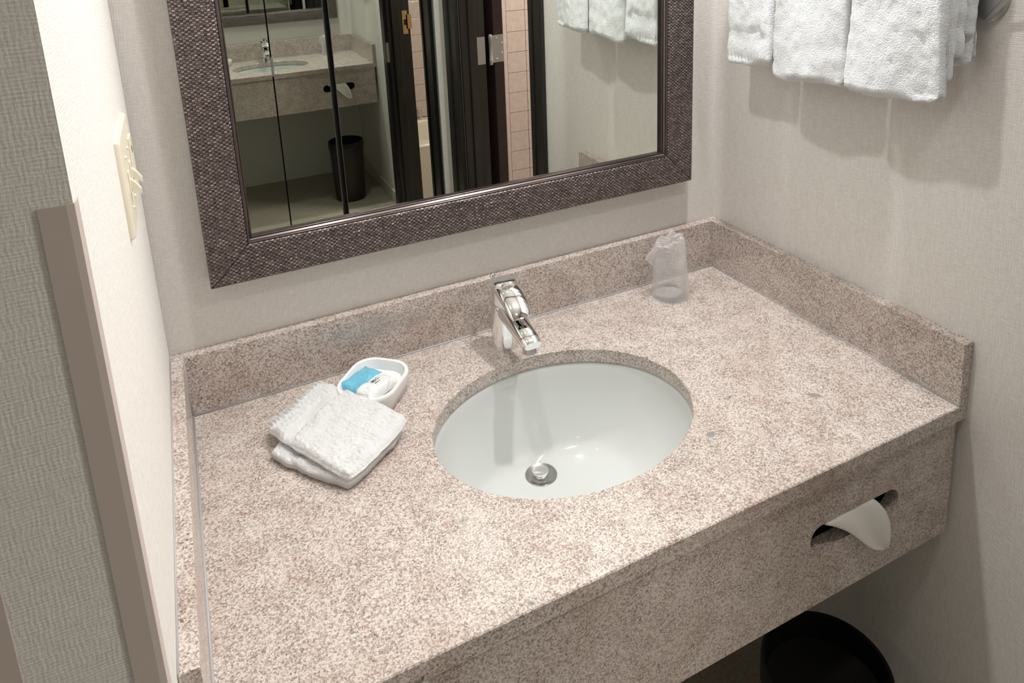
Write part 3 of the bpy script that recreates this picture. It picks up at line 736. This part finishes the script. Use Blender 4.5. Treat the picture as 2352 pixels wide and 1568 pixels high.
# ---------------------------------------------------------------- wrapped cup
cp = thing('wrapped_cup', 'upside-down clear plastic cup in a crumpled clear wrapper near the back corner', 'cup', (.899, -.080, 0))
MB().lathe([(.0345, .001), (.0350, .003), (.0335, .0035), (.0325, .02), (.0305, .055), (.0285, .084), (.0275, .086), (.0270, .083), (.0295, .052), (.0318, .02), (.0330, .001)], .899, -.080, 48).build('cup_body', M_cup, cp, True, 40)
rings = []
for i in range(27):
    z = .0006 + .118 * i / 26; n = 64; ring = []
    base = .0374 - .0058 * min(1, z / .085)
    for k in range(n):
        a = 2 * math.pi * k / n; rough = max(0, (z - .075) / .04)
        rr_ = base + noise.noise(Vector((math.cos(a) * 2, math.sin(a) * 2, z * 40))) * (.0012 + .008 * rough)
        # ear of loose film towards the left
        ear = math.exp(-((a - math.radians(158) + math.pi) % (2 * math.pi) - math.pi) ** 2 / .12) * math.exp(-((z - .088) / .016) ** 2) * .024
        flat = 1 - .35 * rough
        X = .899 + (rr_ + ear) * math.cos(a); Y = -.080 + (rr_ * flat + ear * .6) * math.sin(a)
        Z = z + rough * noise.noise(Vector((math.cos(a) * 3, math.sin(a) * 3, 7))) * .010 + rough * .006 * math.cos(a)
        ring.append((X, Y, Z))
    rings.append(ring)
cx_, cy_ = .901, -.080
for s in (.86, .6, .3, .08):
    rings.append([(cx_ + (p[0] - cx_) * s + .002 * noise.noise(Vector((p[0] * 80, s * 5, 1))), cy_ + (p[1] - cy_) * s, p[2] - .004 * (1 - s) + .006 * noise.noise(Vector((p[0] * 90, p[1] * 90, s * 3)))) for p in rings[26]])
MB().loft(rings, False, True).build('wrapper_film', M_bag, cp, True, 25)

# ---------------------------------------------------------------- tissue, bottle opener, bin, wall plate
ts = thing('tissue', 'white paper tissue pulled out of the slot in the granite apron', 'tissue', (.86, -D, -.12))
rows = []
for i in range(26):
    u = i / 25; row = []
    L = Vector((.793, AY0 - .001, -.0965)) * (1 - u) + Vector((.9135, AY0 - .006, -.1880)) * u
    Rr = Vector((.889, AY0 - .001, -.0950)) * (1 - u) + Vector((.9205, AY0 - .006, -.1835)) * u
    L += Vector((.004 * math.sin(math.pi * u), 0, -.004 * math.sin(math.pi * u) + .010 * math.sin(2 * math.pi * u) * .6))
    Rr += Vector((.007 * math.sin(math.pi * u ** .8), 0, .004 * math.sin(math.pi * u)))
    for j in range(17):
        v = j / 16; P = L * (1 - v) + Rr * v
        P.y -= .009 * math.sin(math.pi * min(1, u * .92)) ** .8 * (.35 + .65 * v) + .0025 * math.sin(v * 8 + u * 3) * (1 - u * .5)
        row.append(tuple(P))
    rows.append(row)
back = [[(.80 + .085 * j / 16, AY1 + .01, -.10) for j in range(17)], [(.798 + .088 * j / 16, AY1 - .006, -.097) for j in range(17)]]
tp = MB().grid(back + rows).build('tissue_sheet', M_paper, ts, True)
so = tp.modifiers.new('thick', 'SOLIDIFY'); so.thickness = .0006

bo = thing('bottle_opener', 'small chrome bottle opener fixed to the front of the apron', 'bottle opener', (.205, -D, -.03))
oy = AY0
MB().box(.189, .223, oy - .0025, oy, -.062, -.0265, .001).build('back_plate', M_chrome, bo)
MB().tube([(.193, oy - .003, -.026), (.194, oy - .014, -.017), (.199, oy - .023, -.011), (.2055, oy - .026, -.009), (.212, oy - .023, -.011), (.217, oy - .014, -.017), (.218, oy - .003, -.026)], .0044, 12).build('cap_hook', M_chrome, bo, True)
MB().box(.199, .213, oy - .012, oy - .002, -.050, -.041, .002).build('lower_lip', M_chrome, bo)

bx, by, bz = .868, -.520, -.435
bn = thing('trash_bin', 'dark brown round trash bin under the counter', 'trash bin', (bx, by, FL))
MB().lathe([(.080, FL), (.084, FL + .004), (.0955, bz - .006), (.0955, bz), (.0925, bz), (.081, FL + .012)], bx, by, 56).build('bin_body', M_binm, bn, True, 40)
MB().lathe([(.0965, bz - .045), (.0985, bz - .043), (.0990, bz - .002), (.0965, bz + .003), (.0925, bz + .001), (.090, bz - .03), (.078, FL + .02)], bx, by, 56).build('black_liner', M_black, bn, True, 50)

wp = thing('switch_plate', 'ivory three-gang switch and outlet plate on the left wall', 'switch plate', (0, -.2075, .462))
py0, py1, pz0, pz1 = -.290, -.125, .4045, .5200
def prr(q, x): return [(x, y, z) for y, z in rrect((py0 + py1) / 2, (pz0 + pz1) / 2, (py1 - py0) / 2 - q, (pz1 - pz0) / 2 - q, .004)]
MB().loft([prr(0, 0), prr(0, .003), prr(.002, .0058), prr(.004, .0062)]).build('plate', M_ivory, wp, True, 40)
for yc in (-.2535, -.2075):
    tg = MB()
    tg.box(.0060, .0078, yc - .006, yc + .006, .450, .476, .0008)
    tg.loft([[(.006, yc - .0045, .457), (.006, yc + .0045, .457), (.006, yc + .0045, .469), (.006, yc - .0045, .469)], [(.013, yc - .0040, .452), (.013, yc + .0040, .452), (.013, yc + .0040, .461), (.013, yc - .0040, .461)], [(.0175, yc - .0035, .4475), (.0175, yc + .0035, .4475), (.0175, yc + .0035, .4535), (.0175, yc - .0035, .4535)]])
    tg.build('toggle', M_ivory, wp)
    for zz in (.492, .432): MB().sphere((.0062, yc, zz), .0024, 10).build('plate_screw', M_ivory, wp, True)
of = MB().box(.0058, .0085, -.178, -.145, .429, .496, .001).build('outlet_face', M_ivory, wp)
for zc in (.445, .479):
    MB().box(.0084, .0088, -.1665, -.1650, zc - .004, zc + .004).box(.0084, .0088, -.158, -.1565, zc - .004, zc + .004).build('outlet_slot', M_hole, of)

# recessed lamps above the vanity, ceiling fixtures elsewhere (the hall one is an added fill lamp)
for i, (lx, ly) in enumerate(LAMPS + [(0.80, -0.92)]):
    tl = thing('recessed_lamp', ('recessed ceiling lamp over the left half of the counter', 'recessed ceiling lamp over the right half of the counter', 'recessed ceiling lamp in front of the counter')[i], 'lamp', (lx, ly, CEIL))
    MB().lathe([(.050, CEIL - .001), (.062, CEIL - .001), (.062, CEIL - .004), (.046, CEIL - .006), (.046, CEIL - .001)], lx, ly, 40).build('trim_ring', M_paint, tl, True, 40)
for i, (lx, ly, rr_) in enumerate(((-0.9, -1.05, .13), (1.9, -1.45, .16))):
    tl = thing('ceiling_lamp', ('added round fill lamp on the unseen hall ceiling', 'round flush ceiling lamp in the bathroom')[i], 'lamp', (lx, ly, CEIL))
    MB().lathe([(rr_ + .01, CEIL), (rr_ + .01, CEIL - .015), (rr_, CEIL - .018)], lx, ly, 40).build('lamp_base', M_paint, tl, True, 40)
    MB().lathe([(rr_, CEIL - .016), (rr_ * .97, CEIL - .026), (rr_ * .6, CEIL - .030), (.001, CEIL - .031)], lx, ly, 40).build('diffuser', M_glow, tl, True, 60)

# lift the whole layout so that the floor lies at z = 0
for o in bpy.data.objects:
    if 'org' in o: 
        if o.parent is None: o.location.z += FZ
        del o['org']
